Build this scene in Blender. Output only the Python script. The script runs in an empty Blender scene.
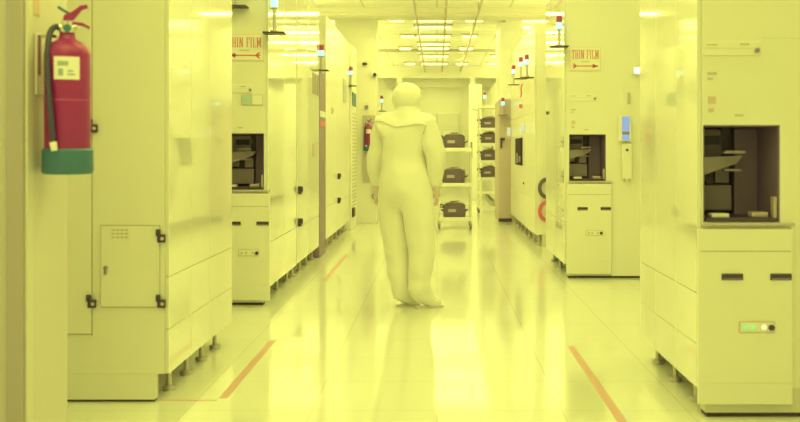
import bpy, bmesh, math, random
from mathutils import Vector, Matrix
random.seed(7)
scn = bpy.context.scene
COL = scn.collection
CAMZ, FPX, VX, VY = 1.25, 1000.0, 437.0, 150.0
PI = math.pi

# ------------------------------------------------------------------ materials
MATS = {}
def mat(name, rgb, rough=0.4, metal=0.0, spec=0.5, emit=None, estr=0.0, var=0.03, scale=3.0, alpha=1.0, bump=0.0, trans=0.0):
    if name in MATS: return MATS[name]
    m = bpy.data.materials.new(name); m.use_nodes = True
    nt = m.node_tree; b = nt.nodes['Principled BSDF']
    tc = nt.nodes.new('ShaderNodeTexCoord')
    nz = nt.nodes.new('ShaderNodeTexNoise'); nz.inputs['Scale'].default_value = scale; nz.inputs['Detail'].default_value = 3
    nt.links.new(tc.outputs['Object'], nz.inputs['Vector'])
    mx = nt.nodes.new('ShaderNodeMix'); mx.data_type = 'RGBA'
    mx.inputs['A'].default_value = tuple(max(0, c*(1-var)) for c in rgb)+(1,)
    mx.inputs['B'].default_value = tuple(min(1, c*(1+var)) for c in rgb)+(1,)
    nt.links.new(nz.outputs['Fac'], mx.inputs['Factor'])
    nt.links.new(mx.outputs['Result'], b.inputs['Base Color'])
    b.inputs['Roughness'].default_value = rough
    b.inputs['Metallic'].default_value = metal
    b.inputs['Specular IOR Level'].default_value = spec
    b.inputs['Alpha'].default_value = alpha
    b.inputs['Transmission Weight'].default_value = trans
    if emit:
        b.inputs['Emission Color'].default_value = tuple(emit)+(1,)
        b.inputs['Emission Strength'].default_value = estr
    if bump:
        bp = nt.nodes.new('ShaderNodeBump'); bp.inputs['Strength'].default_value = bump; bp.inputs['Distance'].default_value = .01
        nt.links.new(nz.outputs['Fac'], bp.inputs['Height']); nt.links.new(bp.outputs['Normal'], b.inputs['Normal'])
    MATS[name] = m
    return m

def tiled(name, c1, c2, mortar, w, h, msize, rough, spec=0.5, offset=0.0, rvar=0.06):
    m = bpy.data.materials.new(name); m.use_nodes = True
    nt = m.node_tree; b = nt.nodes['Principled BSDF']
    tc = nt.nodes.new('ShaderNodeTexCoord')
    br = nt.nodes.new('ShaderNodeTexBrick'); br.offset = offset
    br.inputs['Scale'].default_value = 1.0
    br.inputs['Brick Width'].default_value = w; br.inputs['Row Height'].default_value = h
    br.inputs['Mortar Size'].default_value = msize; br.inputs['Mortar Smooth'].default_value = .2
    br.inputs['Color1'].default_value = tuple(c1)+(1,); br.inputs['Color2'].default_value = tuple(c2)+(1,)
    br.inputs['Mortar'].default_value = tuple(mortar)+(1,)
    nt.links.new(tc.outputs['Object'], br.inputs['Vector'])
    nt.links.new(br.outputs['Color'], b.inputs['Base Color'])
    nz = nt.nodes.new('ShaderNodeTexNoise'); nz.inputs['Scale'].default_value = 1.3; nz.inputs['Detail'].default_value = 4
    nt.links.new(tc.outputs['Object'], nz.inputs['Vector'])
    mr = nt.nodes.new('ShaderNodeMapRange'); mr.inputs['To Min'].default_value = rough-rvar; mr.inputs['To Max'].default_value = rough+rvar
    nt.links.new(nz.outputs['Fac'], mr.inputs['Value']); nt.links.new(mr.outputs['Result'], b.inputs['Roughness'])
    b.inputs['Specular IOR Level'].default_value = spec
    MATS[name] = m
    return m

FLOOR = tiled('floor_vinyl', (.755,.775,.755), (.745,.765,.745), (.62,.61,.61), .6, .6, .0035, .09, .8, 0, .02)
CEIL = tiled('ceiling_panels', (.90,.90,.90), (.88,.88,.88), (.68,.67,.66), 1.2, .6, .02, .5, .3, 0, .05)
WALL = mat('wall_panel', (.84,.84,.83), .35)
PAINT = mat('cream_panel', (.79,.78,.76), .45, var=.015)
GLOSS = mat('gloss_panel', (.77,.77,.76), .08, spec=.6, var=.02)
_b = GLOSS.node_tree.nodes['Principled BSDF']; _b.inputs['Coat Weight'].default_value = .8; _b.inputs['Coat Roughness'].default_value = .03
PAINT2 = mat('cream_door', (.80,.79,.77), .4, var=.015)
WHITE = mat('bright_white', (.90,.90,.90), .3)
SEAM = mat('panel_gap', (.42,.39,.38), .6)
PLINTH = mat('plinth_paint', (.66,.64,.62), .5)
SHADOWGAP = mat('gap_shade', (.05,.035,.06), .7)  # near-black strips that paint the shade in the floor gaps
BLACK = mat('black_plastic', (.07,.048,.10), .45)
DKBROWN = mat('dark_bay_lining', (.23,.16,.32), .5, var=.08)  # lens haze is put into these lifted dark bay colours
BAYGREY = mat('bay_mechanism', (.28,.225,.34), .45, var=.1)
BAYLITE = mat('bay_arm', (.52,.45,.55), .4, var=.06)
BROWN = mat('brown_trunking', (.27,.19,.30), .5)
TAN = mat('tan_cladding', (.55,.46,.50), .45)
STEEL = mat('brushed_steel', (.58,.55,.55), .3, metal=.6)
CHROME = mat('chrome', (.8,.78,.78), .15, metal=1.0)
RED = mat('extinguisher_red', (.32,.018,.20), .35, var=.05)
RED2 = mat('print_red', (.66,.17,.27), .5)
GREEN = mat('green_plastic', (.052,.16,.28), .45)
LABEL = mat('paper_label', (.80,.80,.85), .5)
HOSE = mat('hose_rubber', (.055,.05,.13), .5)
TAPE = mat('floor_tape_red', (.62,.36,.38), .35, var=.08, scale=9)
BORD = mat('print_pale_red', (.74,.46,.50), .5)
FAINT = mat('faded_label', (.68,.53,.52), .5)
SEMI = mat('semigloss_panel', (.79,.78,.77), .22, var=.02)
BAYGREY2 = mat('bay_mechanism_pale', (.44,.37,.48), .45, var=.1)
SCRB2 = mat('lamp_bluewhite', (.4,.45,.5), .3, emit=(.72,.88,1.0), estr=.95)
LEDOFF = mat('led_off', (.55,.60,.55), .3)
SIGNW = mat('sign_white', (.81,.80,.77), .45)
GREY = mat('grey_board', (.50,.46,.50), .5)
GREYLT = mat('grey_print', (.56,.52,.50), .6)
POD = mat('smoked_pod', (.14,.105,.17), .3, spec=.5, var=.15, scale=8)
PODD = mat('pod_handle', (.10,.075,.12), .4)
PODL = mat('pod_fitting', (.48,.40,.42), .4)
WIRE = mat('cart_steel', (.80,.78,.74), .25, metal=.3)
SUIT = mat('cleanroom_suit', (.82,.81,.79), .75, var=.03, scale=6, bump=.15)
SKIN = mat('skin', (.66,.50,.62), .5)
GLOVE = mat('glove', (.66,.54,.58), .5)
MASKM = mat('face_mask', (.72,.72,.72), .8)
PILSHADE = mat('pillar_shaded', (.40,.35,.40), .4)  # shade of the pillar's camera-facing side put into the colour
ALU = mat('alu_trim', (.62,.59,.58), .35, metal=.3)
LITE = mat('lamp_diffuser', (.9,.9,.8), .4, emit=(1.0,.98,.30), estr=2.0)
CYAN = mat('lamp_cyan', (.3,.7,.8), .3, emit=(.32,1.0,.82), estr=1.25)
REDL = mat('lamp_red', (.42,.05,.22), .35)
SCRB = mat('screen_blue', (.1,.15,.3), .25, emit=(.28,.42,.80), estr=.75)
SCRW = mat('screen_white', (.3,.35,.4), .25, emit=(.60,.75,.80), estr=.55)
LEDG = mat('led_green', (.2,.5,.3), .3, emit=(.30,1.0,.33), estr=.5)
LEDW = mat('led_white', (.5,.5,.4), .3, emit=(1.0,1.0,.55), estr=.9)

# ------------------------------------------------------------------ mesh builder
class MB:
    def __init__(self, o=(0,0,0)):
        self.bm = bmesh.new(); self.o = Vector(o)
    def _merge(self, t, M=None):
        me = bpy.data.meshes.new('tmp'); t.to_mesh(me); t.free()
        if M is not None: me.transform(M)
        self.bm.from_mesh(me); bpy.data.meshes.remove(me)
    def box(self, x0, x1, y0, y1, z0, z1, bev=0.0, seg=2, M=None):
        t = bmesh.new(); bmesh.ops.create_cube(t, size=1)
        for v in t.verts:
            v.co = Vector(((x0+x1)/2+v.co.x*(x1-x0), (y0+y1)/2+v.co.y*(y1-y0), (z0+z1)/2+v.co.z*(z1-z0)))
        if bev: bmesh.ops.bevel(t, geom=t.edges[:], offset=bev, segments=seg, affect='EDGES', profile=.6)
        self._merge(t, M); return self
    def cyl(self, p0, p1, r, r2=None, seg=16, bev=0.0):
        p0, p1 = Vector(p0), Vector(p1); d = p1-p0
        t = bmesh.new(); bmesh.ops.create_cone(t, cap_ends=True, segments=seg, radius1=r, radius2=r if r2 is None else r2, depth=d.length)
        if bev:
            es = [e for e in t.edges if len(e.link_faces) == 2 and any(len(f.verts) > 4 for f in e.link_faces)]
            bmesh.ops.bevel(t, geom=es, offset=bev, segments=2, affect='EDGES')
        M = Matrix.Translation((p0+p1)/2) @ d.to_track_quat('Z','Y').to_matrix().to_4x4()
        self._merge(t, M); return self
    def sph(self, c, r, sc=(1,1,1), seg=16, M=None):
        t = bmesh.new(); bmesh.ops.create_uvsphere(t, u_segments=seg, v_segments=max(6,seg//2), radius=r)
        for v in t.verts: v.co = Vector((v.co.x*sc[0], v.co.y*sc[1], v.co.z*sc[2]))
        if M is not None: bmesh.ops.transform(t, matrix=M, verts=t.verts)
        self._merge(t, Matrix.Translation(c)); return self
    def lathe(self, prof, c=(0,0,0), seg=32, cap=True):
        t = bmesh.new(); rings = []
        for r, z in prof:
            rings.append([t.verts.new((c[0]+r*math.cos(2*PI*k/seg), c[1]+r*math.sin(2*PI*k/seg), c[2]+z)) for k in range(seg)])
        for a, b in zip(rings, rings[1:]):
            for k in range(seg): t.faces.new((a[k], a[(k+1)%seg], b[(k+1)%seg], b[k]))
        if cap:
            t.faces.new(rings[0][::-1]); t.faces.new(rings[-1])
        self._merge(t); return self
    def tube(self, pts, r, seg=10, closed=False):
        pts = [Vector(p) for p in pts]; n = len(pts); t = bmesh.new(); rings = []
        up = None
        for i, p in enumerate(pts):
            if closed: d = pts[(i+1)%n]-pts[i-1]
            else: d = pts[min(i+1,n-1)]-pts[max(i-1,0)]
            d.normalize()
            if up is None: up = Vector((0,0,1)) if abs(d.z) < .9 else Vector((1,0,0))
            a = d.cross(up).normalized(); b = a.cross(d).normalized(); up = b
            rr = r[i] if isinstance(r, (list,tuple)) else r
            rings.append([t.verts.new(p+a*rr*math.cos(2*PI*k/seg)+b*rr*math.sin(2*PI*k/seg)) for k in range(seg)])
        prs = list(zip(rings, rings[1:]))
        if closed: prs.append((rings[-1], rings[0]))
        for a, b in prs:
            for k in range(seg): t.faces.new((a[k], a[(k+1)%seg], b[(k+1)%seg], b[k]))
        if not closed:
            t.faces.new(rings[0][::-1]); t.faces.new(rings[-1])
        bmesh.ops.recalc_face_normals(t, faces=t.faces[:])
        self._merge(t); return self
    def prism(self, poly, y0, y1):      # polygon in x,z extruded along y
        t = bmesh.new()
        a = [t.verts.new((x, y0, z)) for x, z in poly]; b = [t.verts.new((x, y1, z)) for x, z in poly]
        n = len(poly)
        t.faces.new(a); t.faces.new(b[::-1])
        for k in range(n): t.faces.new((a[k], b[k], b[(k+1)%n], a[(k+1)%n]))
        bmesh.ops.recalc_face_normals(t, faces=t.faces[:])
        self._merge(t); return self
    def prism_z(self, poly, z0, z1):    # polygon in x,y extruded along z
        t = bmesh.new()
        a = [t.verts.new((x, y, z0)) for x, y in poly]; b = [t.verts.new((x, y, z1)) for x, y in poly]
        n = len(poly)
        t.faces.new(a); t.faces.new(b[::-1])
        for k in range(n): t.faces.new((a[k], b[k], b[(k+1)%n], a[(k+1)%n]))
        bmesh.ops.recalc_face_normals(t, faces=t.faces[:])
        self._merge(t); return self
    def xf(self, M):
        bmesh.ops.transform(self.bm, matrix=M, verts=self.bm.verts); return self
    def build(self, name, m, parent=None, smooth=False, label=None):
        me = bpy.data.meshes.new(name)
        for v in self.bm.verts: v.co -= self.o
        self.bm.to_mesh(me); self.bm.free()
        me.materials.append(m)
        if smooth:
            me.shade_smooth()
            try: me.set_sharp_from_angle(angle=math.radians(40))
            except Exception: pass
        o = bpy.data.objects.new(name, me); COL.objects.link(o)
        if parent: o.parent = parent
        else: o.location = self.o
        if label: o['label'] = label
        return o

def tag(o, label, cat, group=None, kind=None):
    o['label'] = label; o['category'] = cat
    if group: o['group'] = group
    if kind: o['kind'] = kind
    return o
def thing(name, label, cat, loc=(0,0,0), rz=0.0, group=None):
    o = bpy.data.objects.new(name, None); COL.objects.link(o)
    o.location = loc; o.rotation_euler = (0,0,rz); o.empty_display_size = .1
    return tag(o, label, cat, group)
def dup(o, parent=None):
    c = o.copy(); COL.objects.link(c)
    if parent: c.parent = parent
    for ch in list(o.children): dup(ch, c)
    return c
def struct(name, mb, m, smooth=False):
    o = mb.build(name, m, None, smooth); o['kind'] = 'structure'; return o

# ------------------------------------------------------------------ setting
H = 3.6
YB, YE, XW = -7.0, 34.0, 3.4
struct('floor', MB().box(-XW-.1, XW+.1, YB, YE+.1, -.1, 0), FLOOR)
struct('ceiling', MB().box(-XW-.1, XW+.1, YB, YE+.1, H, H+.1), CEIL)
struct('wall_left', MB().box(-XW-.1, -XW, YB, YE, 0, H), WALL)
struct('wall_right', MB().box(XW, XW+.1, YB, YE, 0, H), WALL)
struct('wall_back', MB().box(-XW-.1, XW+.1, YB-.1, YB, 0, H), WALL)
struct('wall_end', MB().box(-XW, XW, YE, YE+.1, 0, H), WALL)
# soffits and portal frames spanning the aisle
b = MB((0,16.4,0)).box(-XW, XW, 16.45, 17.25, H-.09, H-.001)
for k in range(4): b.box(-XW, XW, 16.5+k*.2, 16.53+k*.2, H-.13, H-.09)
struct('trim_1', b, mat('soffit', (.84,.82,.80), .5))
struct('trim_2', MB((0,23.4,0)).box(-XW, XW, 23.3, 23.5, H-.05, H-.001).box(-.95, .65, 23.28, 23.3, H-.05, H-.03), mat('soffit_edge', (.50,.47,.45), .5))
struct('trim_3', MB((0,28,0)).box(-XW, XW, 28, 28.3, 3.27, H-.001).box(-1.12, -.98, 28, 28.3, 0, 3.27).box(.93, 1.07, 28, 28.3, 0, 3.27), mat('portal_a', (.84,.83,.81), .4))
struct('trim_4', MB((0,31,0)).box(-XW, XW, 31, 31.2, 3.2, H-.001).box(-1.1, -.93, 31, 31.2, 0, 3.2).box(.84, .98, 31, 31.2, 0, 3.2), mat('portal_b', (.80,.78,.76), .4))

# foreground pillar
pil = MB((-1.9,3.65,0)).box(-2.3, -1.44, 3.52, 3.90, 0, H, .006)
pillar = struct('pillar_left', pil, mat('pillar_paint', (.63,.59,.60), .45))
b = MB((-1.9,3.65,0)).box(-1.447, -1.437, 3.51, 3.56, 0, H, .003)
c = b.build('corner_guard', PLINTH, pillar)
MB((-1.9,3.65,0)).box(-1.508, -1.447, 3.495, 3.52, 0, H, .006).build('shaded_face', PILSHADE, pillar)
MB((-1.9,3.65,0)).box(-2.3, -1.508, 3.505, 3.52, 0, H, .004).build('shaded_face', mat('pillar_half_shaded', (.50,.47,.50), .4), pillar)  # outer part of the pillar front, painted in lighter shade

# ------------------------------------------------------------------ ceiling lights
def light_proto(L):
    t = thing('ceiling_light', 'x', 'lamp', (0,0,H), 0)
    MB().box(-L/2-.03, L/2+.03, -.09, .09, -.035, -.001, .004).build('frame', ALU, t)
    MB().cyl((-L/2,0,-.045), (L/2,0,-.045), .034, seg=12).build('diffuser', LITE, t, True)
    return t
rows = [17.75, 18.75, 20.3, 21.75, 22.7, 24.6, 26.7, 29.3, 32.3]
ordn = ['first','second','third','fourth','fifth','sixth','seventh','eighth','ninth']
cols = [(-2.65,.62,'over the left tool row'), (-.72,.26,'just left of the overhead rails'), (-.07,.68,'between the overhead rails'), (.66,.3,'just right of the overhead rails'), (1.62,.56,'over the right tool row')]
lp = {}
for ri, y in enumerate(rows):
    for ci, (x, L, where) in enumerate(cols):
        if ci in (1,3) and ri % 2 == 1: continue
        if L not in lp: lp[L] = o = light_proto(L)
        else: o = dup(lp[L])
        o.location = (x + (.12 if ri % 3 == 2 and ci == 1 else 0), y, H)
        tag(o, 'ceiling strip light %s, %s row from the entrance end' % (where, ordn[ri]), 'lamp', 'ceiling strip lights')
def area(name, x, y, z, sx, sy, power, rot=(0,0,0), color=(1.0,.975,.198)):
    l = bpy.data.lights.new(name, 'AREA'); l.shape = 'RECTANGLE'; l.size = sx; l.size_y = sy; l.energy = power; l.color = color
    o = bpy.data.objects.new(name, l); COL.objects.link(o); o.location = (x,y,z); o.rotation_euler = rot
    return o
LP = 0.465
for y in (-5.5,-3.5,-1.5,.5,2.5,4.5,6.5,8.5,10.5,12.5,14.2,16.1):
    area('room_lamp', -.7 if y < 4 else 0, y, H-.16 if y > 16 else H-.03, 2.3, .3, (62 if y > 12 else 58)*LP)
for y in (19.4, 21.2, 24, 26, 29.8, 32.8):
    area('room_lamp', 0, y, H-.07, 2.0, .3, 70*LP)

for x in (-2.3, 2.3):
    for y, p in ((2, 30), (6, 30), (10, 26), (14, 70), (18.5, 66), (22.5, 60), (26.5, 56)):
        area('fill_uplight', x, y, 2.97, .5, 2.2, p*LP*1.12, (PI,0,0))  # unseen uplights added above the machines to brighten the ceiling
# overhead transport rails
for x, lab in ((-.34,'slim overhead rail along the ceiling, the left one of the close pair'), (.14,'slim overhead rail along the ceiling, the right one of the close pair'), (.66,'slim lone overhead rail along the ceiling, nearest the red beacon')):
    b = MB((x,12,H-.14)).box(x-.016, x+.016, 9, 33.9, H-.17, H-.135)
    for y in range(10, 33, 2): b.box(x-.008, x+.008, y-.01, y+.01, H-.135, H-.001)
    tag(b.build('overhead_rail', TAN), lab, 'rail', 'overhead rails')

# ------------------------------------------------------------------ text and signs
def slab(mb, ch, x, z, w, h, y0, y1, st):
    sf = st*.8
    def bx(a,b_,c,d): mb.box(x+a, x+b_, y0, y1, z+c, z+d)
    def serif(cx, zz): bx(cx-st*1.05, cx+st*1.05, zz, zz+sf*.55)
    def stem(cx, lo=0, hi=h): bx(cx-st/2, cx+st/2, lo, hi)
    if ch == 'T':
        stem(w/2); bx(0,w,h-sf,h); bx(0,sf*.6,h*.72,h); bx(w-sf*.6,w,h*.72,h); serif(w/2,0)
    elif ch == 'I':
        stem(w/2); serif(w/2,0); serif(w/2,h-sf*.55)
    elif ch == 'H':
        for cx in (st, w-st): stem(cx); serif(cx,0); serif(cx,h-sf*.55)
        bx(st,w-st,h*.46,h*.46+sf*.7)
    elif ch == 'N':
        for cx in (st*.9, w-st*.9): stem(cx); 
        serif(st*.9,0); serif(w-st*.9,h-sf*.55)
        mb.prism([(x+st*.4,z+h),(x+st*1.5,z+h),(x+w-st*.4,z),(x+w-st*1.5,z)], y0, y1)
    elif ch == 'F':
        stem(st); serif(st,0); bx(0,w,h-sf*.7,h); bx(w-sf*.6,w,h*.7,h); bx(st,w*.75,h*.46,h*.46+sf*.6)
    elif ch == 'L':
        stem(st); serif(st,h-sf*.55); bx(0,w,0,sf*.7); bx(w-sf*.6,w,0,h*.3)
    elif ch == 'M':
        for cx in (st*.9, w-st*.9): stem(cx); serif(cx,0); serif(cx,h-sf*.55)
        mb.prism([(x+st*.5,z+h),(x+st*1.4,z+h),(x+w/2+st*.45,z+h*.2),(x+w/2-st*.45,z+h*.2)], y0, y1)
        mb.prism([(x+w-st*1.4,z+h),(x+w-st*.5,z+h),(x+w/2+st*.45,z+h*.2),(x+w/2-st*.45,z+h*.2)], y0, y1)
def thin_film_sign(x0, x1, z0, z1, yf, direction, label):
    t = thing('sign', label, 'sign', ((x0+x1)/2, yf, z0), 0); o = t.location
    MB(o).box(x0, x1, yf-.008, yf-.0005, z0, z1, .001).build('board', SIGNW, t)
    W, Hh = x1-x0, z1-z0
    b = MB(o); e = .005; y0, y1 = yf-.0095, yf-.0081; bw=.0032
    b.box(x0+e,x1-e,y0,y1,z0+e,z0+e+bw).box(x0+e,x1-e,y0,y1,z1-e-bw,z1-e).box(x0+e,x0+e+bw,y0,y1,z0+e,z1-e).box(x1-e-bw,x1-e,y0,y1,z0+e,z1-e)
    b.build('border', BORD, t)
    b = MB(o); ws = {'T':.034,'H':.038,'I':.02,'N':.038,'F':.032,'L':.032,'M':.044,' ':.02}
    txt = 'THIN FILM'; gap = .0055
    tot = sum(ws[c] for c in txt)+gap*(len(txt)-1); s = W*.84/tot; x = x0+W*.08
    for c in txt:
        if c != ' ': slab(b, c, x, z0+Hh*.50, ws[c]*s, Hh*.35, y0, y1, .0066)
        x += (ws[c]+gap)*s
    b.build('lettering', RED2, t)
    b = MB(o); cx = (x0+x1)/2
    for k, (dx, w) in enumerate(((-.035,.012),(-.018,.014),(.0,.014),(.018,.014),(.034,.01))):
        b.box(cx+dx-w/2, cx+dx+w/2, y0, y1, z0+Hh*.355, z0+Hh*.355+.012)
    b.build('small_print', GREYLT, t)
    b = MB(o); za = z0+Hh*.20; s = direction; h = W*.40
    b.box(cx-h, cx+h, y0, y1, za-.005, za+.005)
    b.prism([(cx+s*h*1.02,za),(cx+s*(h-.055),za+.021),(cx+s*(h-.055),za-.021)], y0, y1)
    for q in (1,-1):
        b.prism([(cx-s*h,za+q*.024),(cx-s*(h-.018),za+q*.024),(cx-s*(h-.042),za),(cx-s*(h-.022),za)], y0, y1)
    b.build('arrow', RED2, t)
    return t

# ------------------------------------------------------------------ tools
def latch(parent, o, x, y, z, side=None, s=1.0):
    """a black quarter-turn latch; on a front (-y) face, or on an aisle side face when side is the outward x sign"""
    b = MB(o)
    if side is None:
        b.box(x-.02*s, x+.02*s, y-.02*s, y-.0005, z-.02*s, z+.02*s, .004)
        b.box(x-.024*s, x-.002*s, y-.03*s, y-.012*s, z+.012*s, z+.046*s, .004)
        p = b.build('latch', BLACK, parent)
        c = MB(o); c.cyl((x+.006*s,y-.021*s,z), (x+.006*s,y-.018*s,z), .009*s); c.build('keyhole', GREYLT, p)
    else:
        b.box(min(x,x+side*.03*s), max(x,x+side*.03*s), y-.06*s, y+.06*s, z-.03*s, z+.03*s, .006*s)
        b.box(min(x,x+side*.045*s), max(x,x+side*.045*s), y-.07*s, y-.03*s, z, z+.05*s, .006*s)
        p = b.build('latch', BLACK, parent)
    return p

def feet(parent, o, xs, ys, ztop, bracket_side=None):
    for x in xs:
        for y in ys:
            b = MB(o).cyl((x,y,.0),(x,y,.025),.035,seg=16,bev=.004).cyl((x,y,.025),(x,y,ztop+.005),.014,seg=10).cyl((x,y,ztop-.03),(x,y,ztop-.008),.024,seg=6)
            b.build('levelling_foot', STEEL, parent, True)

def side_panels(parent, o, xs, s, y0, y1, z0, z1, cuts, zcuts=(.52,), pm=None):
    """glossy skin panels on the aisle side; s = outward x sign; cuts = list of y joints"""
    ys = [y0]+list(cuts)+[y1]
    zs = [z0]+list(zcuts)+[z1]
    for ya, yb in zip(ys, ys[1:]):
        for za, zb in zip(zs, zs[1:]):
            g = .0012
            MB(o).box(min(xs,xs+s*.02), max(xs,xs+s*.02), ya+g, yb-g, za+g, zb-g, .003).build('side_panel', pm or GLOSS, parent)

def bay(parent, o, xa, xb, z0, z1, y0, depth, mech):
    """loading bay: dark lining and the mechanism inside it"""
    t = .006
    b = MB(o)
    b.box(xa, xb, y0+depth-t, y0+depth, z0, z1)
    b.box(xa, xa+t, y0+.003, y0+depth, z0, z1).box(xb-t, xb, y0+.003, y0+depth, z0, z1)
    b.box(xa+t, xb-t, y0+.003, y0+depth, z0, z0+t).box(xa+t, xb-t, y0+.003, y0+depth, z1-t, z1)
    lin = b.build('bay_lining', DKBROWN, parent)
    W, Hh = xb-xa, z1-z0; yb = y0+depth
    x = lambda f: xa+f*W
    z = lambda f: z0+f*Hh
    # door opener frame in the back, left part
    b = MB(o)
    b.box(x(.06), x(.58), yb-.06, yb-.008, z(.62), z(.97), .006)
    b.box(x(.10), x(.62), yb-.12, yb-.06, z(.08), z(.36), .008)
    b.box(x(.10), x(.27), yb-.10, yb-.06, z(.40), z(.55), .006).box(x(.40), x(.60), yb-.10, yb-.06, z(.38), z(.56), .006)
    m = b.build('door_opener', mech, lin)
    b = MB(o).box(x(.17), x(.50), yb-.066, yb-.06, z(.80), z(.90), .003).box(x(.28), x(.39), yb-.09, yb-.05, z(.37), z(.60), .003).box(x(.52), x(.66), yb-.07, yb-.008, z(.55), z(.99))
    b.build('sensor_bracket', BLACK, lin)
    # wedge arm reaching in from the hinge side
    b = MB(o).prism([(x(.01),z(.66)),(x(.70),z(.68)),(x(.62),z(.60)),(x(.01),z(.43))], yb-.20, yb-.14)
    b.build('arm', BAYLITE, lin)
    b = MB(o).box(x(.36), x(.64), y0+.10, y0+.16, z(.705), z(.735), .003).box(x(.38), x(.60), y0+.12, y0+.18, z(.52), z(.54), .003)
    b.box(x(.02), x(.06), y0+.06, y0+.20, z(.20), z(.36), .004)
    b.build('clamp', BAYGREY, lin)
    b = MB(o).box(x(.66), x(.985), yb-.11, yb-.012, z(.02), z(.98), .006)
    b.build('shroud', DKBROWN, lin)
    # kinematic stage at the sill
    b = MB(o).box(x(.04), x(.96), y0-.005, y0+depth*.7, z(.012), z(.045), .003)
    st = b.build('stage', BLACK, lin)
    MB(o).box(x(.13), x(.36), y0+.02, y0+.09, z(.045), z(.085), .005).build('pin_plate', LABEL, st)
    MB(o).box(x(.66), x(.88), y0+.03, y0+.10, z(.045), z(.10), .008).build('pin_plate', PODL, st)
    MB(o).box(x(.93), x(.975), y0+.01, y0+.06, z(.03), z(.26), .004).build('guide_post', PODL, st)
    b = MB(o).box(xa-.012, xb+.06, y0-.031, y0-.0005, z0-.014, z0-.003, .002)
    b.build('sill', GREY, parent)

def loadport_tool(name, label, xf, xo, W, y0, y1, z1, side, panel_r, fz, lit=False, cuts=(), zcuts=(.5,), latches=()):
    """front-loading machine. xf = aisle edge x, side = outward x sign of the aisle side, xo = bay left edge"""
    s = side; xb_ = xf - s*1.6
    xa_, xc_ = min(xf, xb_), max(xf, xb_)
    o = Vector(((xa_+xc_)/2, (y0+y1)/2, 0))
    t = thing(name, label, 'machine', o)
    z0 = .135; dp = .42
    bz0, bz1, bx0, bx1 = .93+fz, 1.385+fz, xo, xo+.36
    in_a, in_c = (xa_+.021, xc_) if s < 0 else (xa_, xc_-.021)
    b = MB(o)
    b.box(in_a, bx0, y0, y0+dp, z0, z1).box(bx1, in_c, y0, y0+dp, z0, z1)
    b.box(bx0, bx1, y0, y0+dp, z0, bz0-.001).box(bx0, bx1, y0, y0+dp, bz1, z1)
    b.box(in_a, in_c, y0+dp, y1, z0, z1)
    b.build('body', PAINT, t)
    bay(t, o, bx0, bx1, bz0, bz1, y0, dp-.002, BAYGREY if lit else BAYGREY2)
    side_panels(t, o, xf if s < 0 else xf-.0, s*-1, y0+.002, y1, z0, z1, cuts, zcuts)
    # load port front below the bay
    px0, px1 = xo-.028, xo+.41
    b = MB(o).box(px0, px1, y0-.028, y0-.0005, .1655, bz0-.03, .002)
    pp = b.build('port_panel', PAINT2, t)
    MB(o).box(px0+.01, px1-.01, y0-.029, y0-.0275, bz0-.135, bz0-.131).build('panel_gap', SEAM, pp)
    hb = bz0 + (.018 if lit else 0)
    for k, hx in enumerate((xo+.078, xo+.304)):
        b = MB(o).box(hx, hx+.10, y0-.034, y0-.0282, hb-.285, hb-.255, .003)
        h = b.build('recess_handle', BLACK, pp)
        MB(o).box(hx+.006, hx+.094, y0-.0365, y0-.034, hb-.281, hb-.276, .001).build('grip_lip', BAYGREY, h)
    bx = xo+.16; bzc = bz0-.505+(.02 if lit else 0)
    b = MB(o).box(bx, bx+.165, y0-.034, y0-.0282, bzc-.026, bzc+.026, .002)
    bp = b.build('button_panel', TAN, pp)
    MB(o).box(bx+.004, bx+.161, y0-.0352, y0-.034, bzc-.022, bzc+.022).build('button_face', SIGNW, bp)
    for k, (dx, m) in enumerate(((.028,LEDG),(.062,LEDG),(.115,LEDW))):
        MB(o).cyl((bx+dx,y0-.039,bzc),(bx+dx,y0-.0352,bzc),.0105,seg=14).build('indicator', m if lit else LEDOFF, bp, True)
    MB(o).cyl((bx+.148,y0-.045,bzc-.002),(bx+.148,y0-.0352,bzc-.002),.014,seg=14).build('emergency_knob', BLACK, bp, True)
    # lower front edge, kick plinth and dark gap at the floor
    b = MB(o).box(px0, px1, y0-.028, y0-.0005, .066 if lit else .042, .165, .002)
    b.build('kick_panel', PAINT, t)
    b = MB(o).box(xa_+.04, xc_-.04, y0+.004, y0+.10, .02, z0)
    b.build('plinth', PLINTH, t)
    MB(o).box(xa_+.045, xc_-.045, y0+.008, y0+.095, .0, .02).build('plinth_shade', SHADOWGAP, t)
    MB(o).box(xa_+.10, xc_-.10, y1-.10, y1-.04, .0, z0).build('rear_plinth', PLINTH, t)
    n = max(3, int((y1-y0)/.42))
    feet(t, o, [xf - s*.075], [y0+.30+(y1-y0-.45)*k/(n-1) for k in range(n)], z0)
    # name strip and small labels
    b = MB(o).box(xo+.004, xo+.266, y0-.006, y0-.0005, bz1+.325, bz1+.392, .002)
    np_ = b.build('name_strip', SIGNW, t)
    MB(o).box(xo+.014, xo+.066, y0-.0075, y0-.006, bz1+.372, bz1+.378).box(xo+.172, xo+.214, y0-.0075, y0-.006, bz1+.373, bz1+.381).box(xo+.006, xo+.262, y0-.0075, y0-.006, bz1+.358, bz1+.3595).build('strip_print', GREYLT, np_)
    MB(o).cyl((xo+.25,y0-.02,bz1+.348),(xo+.25,y0-.006,bz1+.348),.011).build('strip_knob', BAYGREY, np_)
    for (dx, dz, w, h, m) in ((.02,.235,.045,.012,GREYLT),(.02,.212,.025,.008,GREYLT),(.022,.10,.038,.034,RED2),(.026,.06,.024,.018,TAN),(.148,.04,.04,.01,GREYLT)):
        MB(o).box(xo+dx, xo+dx+w, y0-.003, y0-.0004, bz1+dz, bz1+dz+h).build('warning_label', FAINT if m in (RED2,TAN) else m, t)
    for (ly, lz) in latches: latch(t, o, xf, ly, lz, s)
    return t, o

ZT = 2.9
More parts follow.
